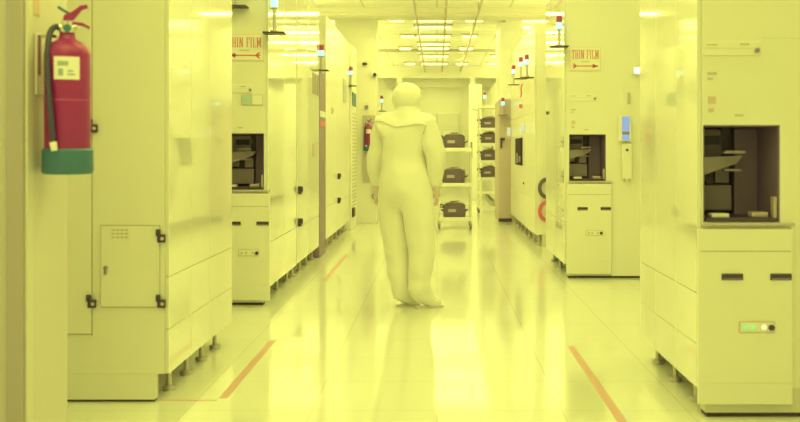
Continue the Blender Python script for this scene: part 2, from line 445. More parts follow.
# right near machine, bay beside the camera
R1, oR1 = loadport_tool('loading_machine', 'large near cream machine with open dark loading bay and green lit buttons', 1.217, 1.245, 1.4, 4.68, 6.0, ZT, -1, None, -0.018, lit=True, cuts=(5.1,5.56), zcuts=(.34,.58))
# right second machine
R2, oR2 = loadport_tool('loading_machine', 'cream machine with loading bay under the right-pointing THIN FILM sign', 1.24, 1.29, 1.5, 9.77, 11.38, ZT, -1, None, 0.018, cuts=(10.6,), zcuts=(.55,))
# left second machine
L2, oL2 = loadport_tool('loading_machine', 'cream machine with loading bay under the left-pointing THIN FILM sign', -1.36, -1.754, 1.5, 8.06, 9.68, ZT, 1, None, 0.0, cuts=(8.9,), zcuts=(.5,))
latch(R2, oR2, 1.24, 11.2, 1.66, -1, .45)

thin_film_sign(1.292, 1.604, 2.022, 2.262, 9.77, 1, 'white and red THIN FILM sign with arrow pointing right')
thin_film_sign(-1.708, -1.390, 1.968, 2.188, 8.06, -1, 'white and red THIN FILM sign with arrow pointing left')
# green label on left machine
p = MB(oL2).box(-1.575,-1.402,8.05,8.0595,1.612,1.696,.002).build('status_label', TAN, L2)
MB(oL2).box(-1.487,-1.405,8.0485,8.05,1.616,1.692).build('label_face', SIGNW, p)
MB(oL2).box(-1.571,-1.494,8.0485,8.05,1.616,1.692).cyl((-1.533,8.0475,1.654),(-1.533,8.05,1.654),.02).build('label_icon', mat('pale_green',(.45,.60,.62),.5), p)

# operator monitor and handset box on the right second machine
p = MB(oR2).box(1.765,1.885,9.70,9.765,1.335,1.585,.008).build('monitor', PAINT2, R2)
MB(oR2).box(1.795,1.868,9.695,9.70,1.345,1.575,.002).build('screen', SCRB, p)
MB(oR2).box(1.797,1.866,9.6935,9.695,1.40,1.43).build('screen_bar', BAYGREY, p)
p = MB(oR2).box(1.80,1.895,9.71,9.765,.965,1.31,.008).build('handset_box', PAINT2, R2)
MB(oR2).cyl((1.845,9.70,1.25),(1.845,9.71,1.25),.014).build('knob', GREEN, p)
MB(oR2).box(1.815,1.83,9.70,9.7105,.94,.975).box(1.86,1.875,9.70,9.7105,.94,.975).build('clip', TAN, p)
MB(oR2).box(1.86,1.885,9.755,9.7695,1.70,1.81,.003).build('vent_slot', TAN, R2)
p = MB(oR2).box(1.905,1.985,9.70,9.7695,1.985,2.055,.004).build('beacon_box', PAINT2, R2)
MB(oR2).box(1.912,1.978,9.695,9.70,1.99,2.05).build('beacon_light', SCRB2, p)
# long foot gap line under right second machine
MB(oR1).box(1.52,2.4,4.6785,4.68,1.772,1.7745).build('panel_gap', PLINTH, R1)
MB(oR2).box(1.70,2.8,9.77,9.80,.0,.02).build('floor_shade', SHADOWGAP, R2)
MB(oR2).box(1.705,2.8,9.765,9.80,.02,.14).build('kick_plate', PAINT, R2)

# left near cabinet with hatch
def left_cabinet():
    y0, y1, xf, x0, z0 = 4.96, 6.49, -1.33, -2.95, .139
    o = Vector((-2.1,5.7,0))
    t = thing('equipment_cabinet', 'tall near cream cabinet with black latched hatch behind the near fire extinguisher', 'cabinet', o)
    MB(o).box(x0, xf-.021, y0, y1, z0, ZT, .004).build('body', PAINT, t)
    side_panels(t, o, xf, -1, y0+.002, y1, z0, ZT, (5.42,5.86), (.36,.62))
    MB(o).box(x0, -1.40, y0, y0+.06, .012, z0).build('front_skirt', PAINT, t)
    MB(o).box(x0+.005, -1.405, y0+.005, y0+.055, 0, .012).build('skirt_shade', SHADOWGAP, t)
    MB(o).box(x0, -1.60, y1-.09, y1-.03, 0, z0).build('rear_skirt', PLINTH, t)
    feet(t, o, [-1.40], [5.22,5.58,5.94,6.30], z0)
    # inset skirt board behind the feet
    MB(o).box(-1.62,-1.60,y0+.06,y1-.09,.0,z0).build('inner_skirt', TAN, t)
    # tall door at the left
    MB(o).box(x0+.02, -1.713, y0-.012, y0-.0005, .34, ZT-.02, .003).build('door', PAINT2, t)
    MB(o).box(-1.7125, -1.7085, y0-.004, y0-.0003, .33, ZT).box(x0, -1.709, y0-.004, y0-.0003, .335, .339).build('door_gap', SEAM, t)
    h = MB(o).box(-1.664, -1.376, y0-.012, y0-.0005, .474, .873, .003).build('hatch', PAINT2, t)
    e = .003
    MB(o).box(-1.667,-1.373,y0-.003,y0-.0003,.473-e*1.2,.473).box(-1.667,-1.373,y0-.003,y0-.0003,.874,.874+e).box(-1.667,-1.664-.0002,y0-.003,y0-.0003,.47,.877).box(-1.3758,-1.373,y0-.003,y0-.0003,.47,.877).build('hatch_gap', SEAM, h)
    MB(o).cyl((-1.64,y0-.02,.667),(-1.64,y0-.012,.667),.010).box(-1.647,-1.634,y0-.022,y0-.012,.635,.662,.002).build('key_lock', BAYGREY, h, True)
    b = MB(o)
    for k in range(3):
        for q in range(4): b.box(-1.61+q*.022, -1.594+q*.022, y0-.0132, y0-.0121, .85-k*.018, .858-k*.018)
    b.build('hatch_print', GREYLT, h)
    for (x, z) in ((-1.364,.812),(-1.364,.489),(-1.708,.489),(-1.70,1.357)):
        latch(t, o, x, y0-.0, z, None, 1.0)
    return t
left_cabinet()

# left side cabinet behind the loading machine
def side_cabinet(name, label, xf, s, y0, y1, z0, z1, cuts, zcuts, latches=(), depth=1.5, body=PAINT, nf=4, pm=None, ls=1.0):
    xb_ = xf - s*depth
    xa_, xc_ = min(xf,xb_), max(xf,xb_)
    o = Vector(((xa_+xc_)/2,(y0+y1)/2,0))
    t = thing(name, label, 'cabinet', o)
    a, c = (xa_+.021, xc_) if s < 0 else (xa_, xc_-.021)
    MB(o).box(a, c, y0, y1, z0, z1, .004).build('body', body, t)
    side_panels(t, o, xf, -s, y0+.002, y1, z0, z1, cuts, zcuts, pm)
    MB(o).box(xa_+.10, xc_-.10, y0+.03, y0+.09, 0, z0).build('plinth', PLINTH, t)
    MB(o).box(xa_+.10, xc_-.10, y1-.09, y1-.03, 0, z0).build('rear_plinth', PLINTH, t)
    MB(o).box(xf-s*.20-.01, xf-s*.20+.01, y0+.09, y1-.09, 0, z0).build('inner_skirt', TAN, t)
    feet(t, o, [xf-s*.07], [y0+.12+(y1-y0-.24)*k/(nf-1) for k in range(nf)], z0)
    for (ly, lz) in latches: latch(t, o, xf, ly, lz, s, ls)
    return t, o
LB, oLB = side_cabinet('equipment_cabinet', 'cream cabinet with two black side latches standing before the brown trunking', -1.36, 1, 9.72, 11.52, .14, ZT, (10.55,), (.5,), ((9.86,.845),(9.86,.53)))
# vent slots high on this cabinet
b = MB(oLB)
for k in range(3): b.box(-1.36, -1.352, 10.95+k*.20, 11.05+k*.20, 1.87, 2.10)
b.build('vent_slot', mat('vent_brown',(.36,.31,.36),.6), LB)
b = MB(oLB).box(-1.36,-1.352,10.95,11.35,1.18,1.32)
b.build('vent_grille', TAN, LB)
# brown vertical trunking
o = Vector((-1.4,11.9,0)); t = thing('cable_trunking', 'dark brown vertical trunking between two cream cabinets', 'duct', o)
MB(o).box(-1.50,-1.36,11.58,12.2,0,2.17,.008).build('casing', BROWN, t)
MB(o).box(-1.36,-1.356,11.62,12.16,1.64,1.71).build('label', mat('pale_label',(.7,.75,.8),.5), t)
MB(o).box(-1.36,-1.356,11.62,12.16,1.53,1.59).build('label', RED2, t)
LC, oLC = side_cabinet('equipment_cabinet', 'cream cabinet with green panels and black latches just past the brown trunking', -1.36, 1, 12.25, 15.4, .15, ZT, (13.4,14.5), (.55,), ((13.75,.88),(13.75,.55)), nf=6, pm=SEMI)
MB(oLC).box(-1.36,-1.352,14.45,14.95,1.95,2.28).build('panel', mat('grey_green',(.42,.45,.50),.4), LC)
MB(oLC).box(-1.36,-1.352,12.9,13.1,1.72,1.80).build('label', TAN, LC)
# perforated column
o = Vector((-1.5,16,0)); t = thing('perforated_column', 'slim column of small vent holes behind the green panelled cabinet', 'column', o)
MB(o).box(-1.75,-1.33,15.6,16.5,0,ZT,.01).build('casing', PAINT, t)
b = MB(o)
for k in range(26):
    for q in range(2): b.box(-1.33,-1.322,15.72+q*.40,15.98+q*.40,.36+k*.058,.385+k*.058)
b.build('vent_holes', GREYLT, t)
MB(o).box(-1.62,-1.40,15.585,15.6,.3,2.0).build('front_panel', GREYLT, t)
MB(o).box(-1.33,-1.318,15.65,16.3,1.95,2.16).build('sign_panel', GREEN, t)
MB(o).box(-1.33,-1.30,15.62,15.95,.20,.34,.01).build('socket_box', BLACK, t)

# far left pillar with board and extinguisher
o = Vector((-1.25,17.2,0))
t = thing('support_pillar', 'pale pillar carrying a grey board with the distant fire extinguisher', 'pillar', o)
MB(o).box(-1.75,-1.03,17.05,17.6,0,H-.002,.01).build('shaft', PAINT, t)
MB(o).box(-1.262,-1.05,17.02,17.05,.70,1.84,.004).build('mounting_board', GREY, t)
p = MB(o).box(-1.10,-.99,16.99,17.05,.42,.68,.01).build('socket_box', PAINT2, t)
MB(o).tube([(-1.05,16.985,.60),(-1.07,16.97,.52),(-1.10,16.975,.46),(-1.07,16.98,.42)],.012).build('cable', BAYGREY, p, True)
MB(o).box(-1.23,-1.17,16.99,17.05,1.95,2.01,.005).build('switch', BAYGREY, t)

p = MB(o).box(-1.115,-1.075,16.98,17.05,2.50,2.60,.01).build('wall_sensor', mat('sensor_white',(.8,.8,1.0),.3), t)
MB(o).cyl((-1.06,16.97,2.53),(-1.06,17.05,2.53),.03,seg=16).build('sensor_eye', BLACK, p, True)
MB(o).box(-1.27,-1.19,16.98,17.05,2.70,2.735,.01).build('spot_lamp', BLACK, t)
# ------------------------------------------------------------------ right row beyond
R3, oR3 = side_cabinet('process_machine', 'cream machine with small dark side window and two pale screens', 1.27, -1, 13.0, 17.2, .15, ZT, (14.2,16.1), (.6,1.75), ((14.6,.76),), nf=7, pm=SEMI, ls=.4)
p = MB(oR3).box(1.244,1.272,14.85,15.9,1.02,1.43).build('side_window', mat('dark_window',(.05,.036,.06),.85,spec=.1), R3)
MB(oR3).box(1.240,1.2438,14.9,15.2,1.07,1.16).box(1.240,1.2438,15.4,15.6,1.05,1.2).build('wafer_arm', BAYGREY, p)
for y in (14.3, 17.0):
    p = MB(oR3).box(1.192,1.25,y,y+.03,1.49,1.63,.005).build('display', PAINT2, R3)
    MB(oR3).box(1.198,1.246,y-.004,y,1.51,1.61).build('screen', SCRW, p)
MB(oR3).tube([(1.235,14.5,2.2),(1.215,14.48,2.14),(1.225,14.5,2.06),(1.21,14.47,2.02)],.012).build('red_cable', RED2, R3, True)
MB(oR3).box(1.20,1.25,14.6,14.64,1.86,1.92).build('red_tag', RED2, R3)
# reels on its front face
for z, m, lab in ((.745, mat('reel_dark',(.17,.13,.18),.5),'dark round hose reel above the red one'), (.445, RED2,'red round hose reel below the dark one')):
    o = Vector((1.43,12.97,z))
    b = MB(o)
    for rr in (.085,.10,.115): b.tube([(1.43+rr*math.cos(a*PI/12),12.955,z+.01+rr*math.sin(a*PI/12)*1.15) for a in range(24)], .0095, closed=True)
    t = thing('hose_reel', lab, 'reel', o)
    b.build('coil', m, t, True)
    MB(o).cyl((1.43,12.94,z+.115),(1.43,12.999,z+.115),.012).build('hanger', STEEL, t)

# column with white upper part and tan lower part
o = Vector((1.3,18,0)); t = thing('support_column', 'white topped column with tan lower casing beside the pod rack', 'column', o)
MB(o).box(1.10,1.5,17.45,18.6,2.13,H-.002,.01).build('shaft', WHITE, t)
MB(o).box(1.08,1.5,17.4,18.65,.0,2.12,.01).build('casing', TAN, t)
MB(o).box(1.10,1.13,17.36,17.4,1.28,1.46,.006).box(1.10,1.18,17.36,17.4,1.42,1.46,.006).build('handle', BLACK, t)
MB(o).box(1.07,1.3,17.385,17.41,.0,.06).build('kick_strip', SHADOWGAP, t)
p = MB(o).box(1.115,1.205,17.38,17.45,3.47,3.57,.004).build('beacon_box', SIGNW, t)
MB(o).cyl((1.16,17.33,3.52),(1.16,17.38,3.52),.038,seg=20,bev=.006).build('beacon', REDL, p, True, 'round red beacon')

RD, oRD = side_cabinet('process_machine', 'pale distant machine row on the far right beyond the pod rack', 1.30, -1, 21.2, 27.9, .12, 2.75, (22.6,24.2,26.0), (.6,1.75), (), nf=6)
LD, oLD = side_cabinet('process_machine', 'pale distant machine row on the far left behind the walking person', -1.15, 1, 18.2, 27.9, .12, 2.75, (20,22.4,25), (.6,1.75), (), nf=7)
MB(oRD).box(1.29,1.30,21.4,22.0,1.1,1.35).build('slot', BAYGREY, RD)
MB(oRD).box(1.29,1.30,23.4,23.7,1.1,1.5).build('slot', BAYGREY, RD)
# free-standing distant cream panel between the carts
o = Vector((.95,25,0)); t = thing('glazed_partition', 'pale distant partition frame behind the wafer carts', 'partition', o)
MB(o).box(.80,1.12,25.0,25.12,0,2.9,.01).build('post', WHITE, t)
MB(o).box(.84,.88,24.985,25.0,1.05,1.45).build('slot', BAYGREY, t)
# end wall door
e = MB((0,YE,0)).box(-.75,.75,YE-.06,YE-.001,0,2.5,.01)
door = struct('door_1', e, PAINT2)
MB((0,YE,0)).box(-.006,.006,YE-.066,YE-.06,0,2.5).build('door_gap', SEAM, door)
for s in (-1,1):
    MB((0,YE,0)).box(s*.38-.16,s*.38+.16,YE-.066,YE-.06,1.2,1.9).build('vision_panel', WHITE, door)
    MB((0,YE,0)).box(s*.10-.015,s*.10+.015,YE-.10,YE-.06,.9,1.2,.004).build('handle', STEEL, door)

# ------------------------------------------------------------------ signal towers
def tower_proto():
    t = thing('signal_tower', 'x', 'signal light')
    MB().box(-.085,.085,-.07,.07,-.012,0,.003).build('mounting_bracket', BLACK, t)
    MB().cyl((0,0,0),(0,0,.012),.035).cyl((0,0,.012),(0,0,.155),.014,seg=12).build('pole', STEEL, t, True)
    MB().cyl((0,0,.155),(0,0,.165),.03).build('collar', GREY, t, True)
    MB().cyl((0,0,.285),(0,0,.297),.031,bev=.004).build('cap', GREY, t, True)
    MB().cyl((0,0,.225),(0,0,.232),.0305).build('spacer', GREY, t, True)
    MB().cyl((0,0,.165),(0,0,.225),.029,seg=20).build('cyan_lens', CYAN, t, True, 'lit cyan lens')
    MB().cyl((0,0,.232),(0,0,.285),.029,seg=20).build('red_lens', REDL, t, True, 'unlit red lens')
    return t
tp = tower_proto()
spots = [(-1.298,7.985,2.19,'signal tower on the corner of the left THIN FILM machine'),
         (-1.60,7.985,2.40,'signal tower over the left-pointing THIN FILM sign, its lenses out of view'),
         (1.185,9.695,2.257,'signal tower on the corner of the right THIN FILM machine'),
         (-1.345,11.66,2.183,'signal tower standing on top of the brown trunking'),
         (-1.47,11.9,2.183,'signal tower just behind the one on the brown trunking'),
         (-1.335,15.529,2.25,'signal tower above the column of vent holes'),
         (1.164,13.9,2.245,'signal tower on the aisle side of the two screened machine, the nearer of two'),
         (1.16,12.928,2.19,'signal tower on the front corner of the machine with two pale screens'),
         (1.164,15.2,2.245,'signal tower on the aisle side of the two screened machine, the farther of two'),
         (1.14,17.3,1.86,'signal tower fixed to the tan casing of the column'),
         (-1.064,19.2,2.0,'distant signal tower behind the left shoulder of the walking person'),
         (.95,20.0,2.114,'distant signal tower on top of the pod rack')]
for i, (x, y, z, lab) in enumerate(spots):
    o = tp if i == 0 else dup(tp)
    o.location = (x,y,z); o.scale.z = 1.2 if i == 0 else 1
    tag(o, lab, 'signal light', 'signal towers')

# ------------------------------------------------------------------ floor tape
def tape(x0, x1, y0, y1, lab):
    o = MB(((x0+x1)/2,(y0+y1)/2,0)).box(x0,x1,y0,y1,.0,.0012).build('floor_tape', TAPE)
    tag(o, lab, 'tape', 'red floor tape')
tape(-1.10,-1.055,5.04,6.56,'red tape line on the left of the floor, near the tall cabinet')
tape(-1.10,-1.055,9.6,11.9,'red tape line farther along the left of the floor, by the brown trunking')
tape(.83,.875,3.6,6.38,'red tape line on the right of the floor by the near machine')
tape(-1.385,-1.10,4.985,5.005,'short cross piece of red tape at the foot of the near cabinet')

# ------------------------------------------------------------------ extinguishers
def extinguisher(loc, rz, label):
    t = thing('fire_extinguisher', label, 'fire extinguisher', loc, rz)
    R = .080
    MB().lathe([(0.0,.015),(R*.9,.015),(R,.03),(R,.425),(R*.985,.438),(R*.90,.455),(R*.70,.471),(R*.45,.481),(.030,.487),(.026,.512),(.0,.512)], seg=40).build('cylinder', RED, t, True)
    MB().lathe([(0,.0),(R*1.06,.0),(R*1.12,.01),(R*1.10,.085),(R*1.02,.092),(R*1.01,.05),(0,.05)], seg=40).build('base_boot', GREEN, t, True, 'green base cap')
    # label wraps the front; front = +x local
    b = MB(); bm = b.bm; rows_ = []
    for k in range(13):
        a = math.radians(-32+64*k/12)
        rows_.append([bm.verts.new(((R+.0012)*math.cos(a),(R+.0012)*math.sin(a),z)) for z in (.337,.418)])
    for p, q in zip(rows_, rows_[1:]): bm.faces.new((p[0],q[0],q[1],p[1]))
    lab = b.build('label', LABEL, t, True)
    b = MB(); bm = b.bm; rows_ = []
    for (a0, a1, z0, z1) in ((-22,4,.385,.402),(-20,-8,.35,.375),(2,20,.352,.358),(2,16,.364,.37)):
        rr = [[bm.verts.new(((R+.0018)*math.cos(math.radians(a0+(a1-a0)*k/4)),(R+.0018)*math.sin(math.radians(a0+(a1-a0)*k/4)),z)) for z in (z0,z1)] for k in range(5)]
        for p, q in zip(rr, rr[1:]): bm.faces.new((p[0],q[0],q[1],p[1]))
    b.build('label_print', mat('print_green',(.35,.42,.5),.5), lab)
    b = MB().lathe([(R+.0008,.262),(R+.0012,.264),(R+.0012,.266),(R+.0008,.268)], seg=40, cap=False)
    b.build('band', mat('band_pink',(.45,.06,.3),.4), t, True)
    v = MB().lathe([(0,.508),(.032,.508),(.034,.515),(.032,.526),(.022,.53),(.022,.55),(0,.553)], seg=24)
    v.box(-.012,.012,-.03,.04,.518,.536,.004)
    v = v.build('valve', CHROME, t, True)
    MB().cyl((.018,0,.522),(.036,0,.522),.014,seg=20).build('gauge', GREEN, v, True)
    # carry handle and squeeze lever (red), pointing along +y local
    MB().prism([(-.008,.536),(.05,.534),(.074,.524),(.077,.531),(.052,.545),(-.008,.549)], -.011, .011).xf(Matrix.Rotation(PI/2,4,'Z')).build('carry_handle', RED, t)
    MB().prism([(-.016,.548),(.014,.548),(.028,.563),(.050,.592),(.070,.600),(.067,.611),(.044,.607),(.018,.585),(-.012,.570)], -.013, .013).xf(Matrix.Rotation(PI/2,4,'Z')).build('lever', RED, t)
    MB().tube([(.0,-.032,.60),(.0,-.02,.592),(0,.0,.580),(0,.008,.576)],.0055).build('pin_tag', GREEN, t, True)
    # hose down the side
    pts = []
    for p0, p1, p2, p3 in (((0,-.028,.527),(.0,-.055,.535),(.03,-.062,.50),(.045,-.064,.45)),((.045,-.064,.45),(.075,-.068,.36),(.085,-.052,.22),(.086,-.045,.115))):
        for k in range(14):
            u = k/13; pts.append(Vector(p0)*(1-u)**3+Vector(p1)*3*u*(1-u)**2+Vector(p2)*3*u*u*(1-u)+Vector(p3)*u**3)
    del pts[14]
    h = MB().tube(pts,.0105,12).build('hose', HOSE, t, True)
    e = Vector((.086,-.045,.115))
    MB().cyl(e, e+Vector((.003,.005,-.03)),.013,.011).build('nozzle', LABEL, h, True)
    return t
E1 = extinguisher((-1.337,3.62,1.165), math.radians(-72), 'large near red fire extinguisher with green base hung on the foreground pillar')
E1.rotation_euler = (0, math.radians(1.6), math.radians(-72))
E2 = extinguisher((-1.17,16.93,1.24), math.radians(-100), 'small distant red fire extinguisher on the grey board')
E2.scale = (.9,.9,.88); E2.rotation_euler = (0, math.radians(6), math.radians(-80))
# wall bracket for the near extinguisher
o = Vector((-1.405,3.6,1.6))
t = thing('wall_bracket', 'steel hook bracket on the foreground pillar behind the near extinguisher', 'bracket', o)
MB(o).box(-1.44,-1.431,3.58,3.68,1.45,1.67,.002).build('back_plate', PAINT2, t)
MB(o).box(-1.431,-1.375,3.60,3.615,1.655,1.666,.002).box(-1.385,-1.375,3.60,3.66,1.655,1.666,.002).build('hook', STEEL, t)
MB(o).box(-1.44,-1.428,3.585,3.61,1.52,1.665,.003).build('strap', mat('strap_red',(.30,.10,.2),.5), t)
o = MB((-1.438,3.6,1.75)).box(-1.44,-1.436,3.56,3.615,1.735,1.95).build('pillar_sticker', mat('sticker_orange',(.66,.46,.40),.5))
tag(o, 'pale orange sticker on the foreground pillar above the bracket', 'sticker')

# ------------------------------------------------------------------ wafer pods, cart and rack
def pod_proto():
    t = thing('wafer_pod', 'x', 'wafer pod')
    MB().prism([(-.19,.02),(.19,.02),(.20,.06),(.195,.24),(.16,.27),(-.15,.27),(-.20,.23),(-.205,.06)], -.17, .17).build('shell', POD, t)
    MB().box(-.17,.17,-.186,-.171,.03,.25,.008).build('door', POD, t)
    MB().box(-.13,.13,-.10,.10,.271,.285,.003).cyl((0,0,.285),(0,0,.30),.06).box(-.085,.085,-.085,.085,.30,.312,.003).build('top_flange', PODL, t)
    MB().box(-.2,.2,-.18,.18,.0,.02,.004).build('base_plate', PODL, t)
    for s in (-1,1):
        MB().tube([(s*.20,-.08,.13),(s*.24,-.08,.15),(s*.245,0,.16),(s*.24,.08,.15),(s*.20,.08,.13)],.012).build('side_handle', PODD, t, True)
    MB().box(-.27,-.20,-.10,-.04,.19,.215,.004).tube([(-.20,-.06,.22),(-.235,-.07,.25),(-.27,-.07,.235),(-.28,-.07,.20)],.014).build('grip', BLACK, t, True)
    MB().box(-.12,.02,-.19,-.186,.12,.17).build('pod_label', PODL, t)
    return t
podp = pod_proto(); podp.location = (0,0,-50)
def wafer_cart(loc, W, D, shelves, top, name, label):
    t = thing(name, label, 'cart', loc)
    b = MB(); r = .014
    for sx in (-1,1):
        for sy in (-1,1): b.cyl((sx*W/2,sy*D/2,.08),(sx*W/2,sy*D/2,top),r,seg=10)
    for sx in (-1,1): b.cyl((sx*W/2,-D/2,top),(sx*W/2,D/2,top),r,seg=10)
    for sy in (-1,1): b.cyl((-W/2,sy*D/2,top),(W/2,sy*D/2,top),r,seg=10)
    b.build('frame', WIRE, t, True)
    for z in shelves:
        p = MB().box(-W/2,W/2,-D/2,D/2,z-.02,z,.004).build('shelf', WIRE, t)
        MB().box(-W/2-.012,W/2+.012,-D/2-.015,-D/2,z-.025,z+.03,.003).build('shelf_lip', PAINT2, p)
        MB().cyl((-W/2,-D/2,z+.05),(-W/2,D/2,z+.05),.008).cyl((W/2,-D/2,z+.05),(W/2,D/2,z+.05),.008).build('side_rail', WIRE, p, True)
    for sx in (-1,1):
        for sy in (-1,1):
            MB().cyl((sx*W/2-.012,sy*D/2,.04),(sx*W/2+.012,sy*D/2,.04),.04,seg=20,bev=.006).box(sx*W/2-.02,sx*W/2-.014,sy*D/2-.02,sy*D/2+.02,.03,.09).box(sx*W/2+.014,sx*W/2+.02,sy*D/2-.02,sy*D/2+.02,.03,.09).box(sx*W/2-.02,sx*W/2+.02,sy*D/2-.02,sy*D/2+.02,.08,.09).build('caster', BAYGREY, t, True)
    MB().tube([(-W/2,-D/2,top-.05),(-W/2-.10,-D/2,top-.02),(-W/2-.10,D/2,top-.02),(-W/2,D/2,top-.05)],.012).build('push_handle', WIRE, t, True)
    return t
CX, CY = .285, 16.0
wafer_cart((CX,CY,0), .50, .46, (.16,.70,1.25), 1.27, 'wafer_cart', 'open steel wafer cart with three pods beside the walking person')
first = True
for z, lab in ((1.25,'smoked wafer pod on the top shelf of the steel cart'),(.70,'smoked wafer pod on the middle shelf of the steel cart'),(.16,'smoked wafer pod on the bottom shelf of the steel cart')):
    o = podp if first else dup(podp); first = False
    o.location = (CX-.01,CY,z+.001); o.scale = (.86,.95,.9); o.rotation_euler = (0,0,math.radians(random.uniform(-8,8)))
    tag(o, lab, 'wafer pod', 'pods on the steel cart')
RX, RY = 1.06, 20.0
wafer_cart((RX,RY,0), .46, .44, (.10,.41,.68,1.02,1.36,1.66,2.10), 2.09, 'pod_rack', 'tall distant steel rack with four pods past the tan column')
for k, (z, lab) in enumerate(((1.66,'top pod'),(1.36,'second pod from the top'),(1.02,'third pod from the top'),(.68,'lowest pod'))):
    o = dup(podp); o.location = (RX,RY,z+.001); o.rotation_euler = (0,0,math.radians(random.uniform(-5,5)))
    o.scale = (.9,.95,.84)
    tag(o, 'smoked wafer pod in the tall distant rack, '+lab, 'wafer pod', 'pods in the tall distant rack')

# ------------------------------------------------------------------ person in cleanroom suit
def person(base):
    bx, by = base
    me = bpy.data.meshes.new('person'); V=[]; E=[]; Rr=[]
    def v(p, r, link=None):
        V.append(p); Rr.append(r if isinstance(r,tuple) else (r,r))
        if link is not None: E.append((link, len(V)-1))
        return len(V)-1
    F = Vector((.60,.80,0)); Rt = Vector((.80,-.60,0))
    pel = v((0,0,.96),(.195,.175))
    wai = v((0,0,1.12),(.20,.165),pel)
    che = v((0,.005,1.32),(.20,.165),wai)
    uch = v((0,.005,1.45),(.155,.125),che)
    nek = v((.008,.012,1.55),(.075,.075),uch)
    hd1 = v((.022,.022,1.625),(.088,.092),nek)
    hd2 = v((.020,.022,1.69),(.102,.106),hd1)
    hd3 = v((.014,.02,1.735),(.05,.055),hd2)
    hands = []; hidx = []
    for s, sh, el, wr, cr in ((1,(.185,-.10,1.455),(.25,-.11,1.19),(.245,.005,.95),1),(-1,(-.185,.115,1.455),(-.245,.13,1.18),(-.235,.20,.95),1)):
        a = v(sh,(.092,.09),uch)
        m = v(tuple((Vector(sh)+Vector(el))/2),(.092,.088),a)
        e = v(el,(.086,.082),m)
        m2 = v(tuple((Vector(el)+Vector(wr))/2),(.076,.072),e)
        w = v(wr,(.038,.034),m2)
        d = (Vector(wr)-Vector(el)).normalized()
        d = (d*.8+Vector((0,0,-1))*.35).normalized()
        side = Rt*s
        h0 = len(V)-1
        pal = v(tuple(Vector(wr)+d*.055),(.040,.020),w)
        kn = Vector(wr)+d*.095
        fw = F
        curl = (d*.72-side*.55).normalized()
        for k, off in enumerate((-.030,-.010,.010,.030)):
            L = (.030,.034,.037,.031)[k]
            p0 = kn+fw*off; q = v(tuple(p0),.0105,pal)
            q = v(tuple(p0+d*L),.0095,q); q = v(tuple(p0+d*L+curl*L*.9),.0085,q); v(tuple(p0+d*L+curl*L*.9+(curl-d*.5).normalized()*L*.6),.0075,q)
        t0 = Vector(wr)+d*.03+fw*.038; q = v(tuple(t0),.012,pal); q = v(tuple(t0+(d*.7+fw*.5).normalized()*.035),.0105,q); v(tuple(t0+(d*.8+fw*.5).normalized()*.062-side*.01),.009,q)
        hands.append(Vector(wr)+d*.02); hidx += list(range(h0, len(V)))
    for hip, kn_, an, heel, ball, toe in (((.10,-.055,.86),(.135,-.05,.50),(.115,-.09,.13),(.09,-.10,.06),(.215,-.035,.048),(.29,.0,.042)),
                                    ((-.10,.06,.86),(-.07,.06,.50),(-.035,.02,.13),(-.055,.0,.06),(.05,.075,.048),(.10,.125,.042))):
        h = v(hip,(.15,.145),pel); m = v(tuple((Vector(hip)+Vector(kn_))/2),(.138,.135),h)
        k = v(kn_,(.118,.118),m); m2 = v(tuple((Vector(kn_)+Vector(an))/2),(.106,.106),k)
        a = v(an,(.08,.08),m2); v(heel,(.05,.055),a); b_ = v(ball,(.062,.054),a); v(toe,(.05,.044),b_)
    me.from_pydata(V, E, [])
    ob = bpy.data.objects.new('tmp_person', me); COL.objects.link(ob)
    ob.modifiers.new('Skin','SKIN'); 
    for i, sv in enumerate(me.skin_vertices[0].data):
        sv.radius = Rr[i]; sv.use_root = (i == 0)
    ss = ob.modifiers.new('Subdivision','SUBSURF'); ss.levels = 2; ss.render_levels = 2
    ob.modifiers['Skin'].use_smooth_shade = True
    dg = bpy.context.evaluated_depsgraph_get(); dg.update()
    me2 = bpy.data.meshes.new_from_object(ob.evaluated_get(dg))
    bpy.data.objects.remove(ob); me2.name = 'person'
    from mathutils import noise
    for vv in me2.vertices:
        z = vv.co.z
        near_hand = min((vv.co-h).length for h in hands) < .17 and z < .97
        if .12 < z < 1.5 and not near_hand:
            n = noise.noise(Vector((vv.co.x*7, vv.co.y*7, z*9)))+.6*noise.noise(Vector((vv.co.x*15,vv.co.y*15,z*5)))
            vv.co += vv.normal*n*.017
        if z < .012: vv.co.z = .004
    hset = set(hidx); arm_end = {min(hidx)-1, max(hidx)+1} - hset
    arm_end = set(i for i in range(len(V)) if i not in hset and min((Vector(V[i])-h).length for h in hands) < .1)
    me2.materials.clear()
    for m in (SUIT, SKIN, GLOVE): me2.materials.append(m)
    for p in me2.polygons:
        c = p.center
        p.use_smooth = True
        if c.z > 1.57: p.material_index = 1
        elif c.z < .965 and min((c-h).length for h in hands) < .2 and min((c-Vector(V[i])).length-max(Rr[i]) for i in hidx) < min((c-Vector(V[i])).length-max(Rr[i]) for i in range(len(V)) if i not in hset and i not in arm_end): p.material_index = 2
        else: p.material_index = 0
    zmin = min(vv.co.z for vv in me2.vertices)
    o = bpy.data.objects.new('person', me2); COL.objects.link(o); o.location = (bx,by,-zmin+.001)
    tag(o, 'person in hooded cleanroom coverall and boots walking away along the aisle', 'person')
    # hood: shell round the head and down over the shoulders, with a face opening
    F0, R0 = F, Rt
    F = Vector((.95,.31,0)); Rt = Vector((.31,-.95,0))
    c0 = Vector((.017,.022,1.665)); t = bmesh.new(); seg, rings = 32, 22; grid = []
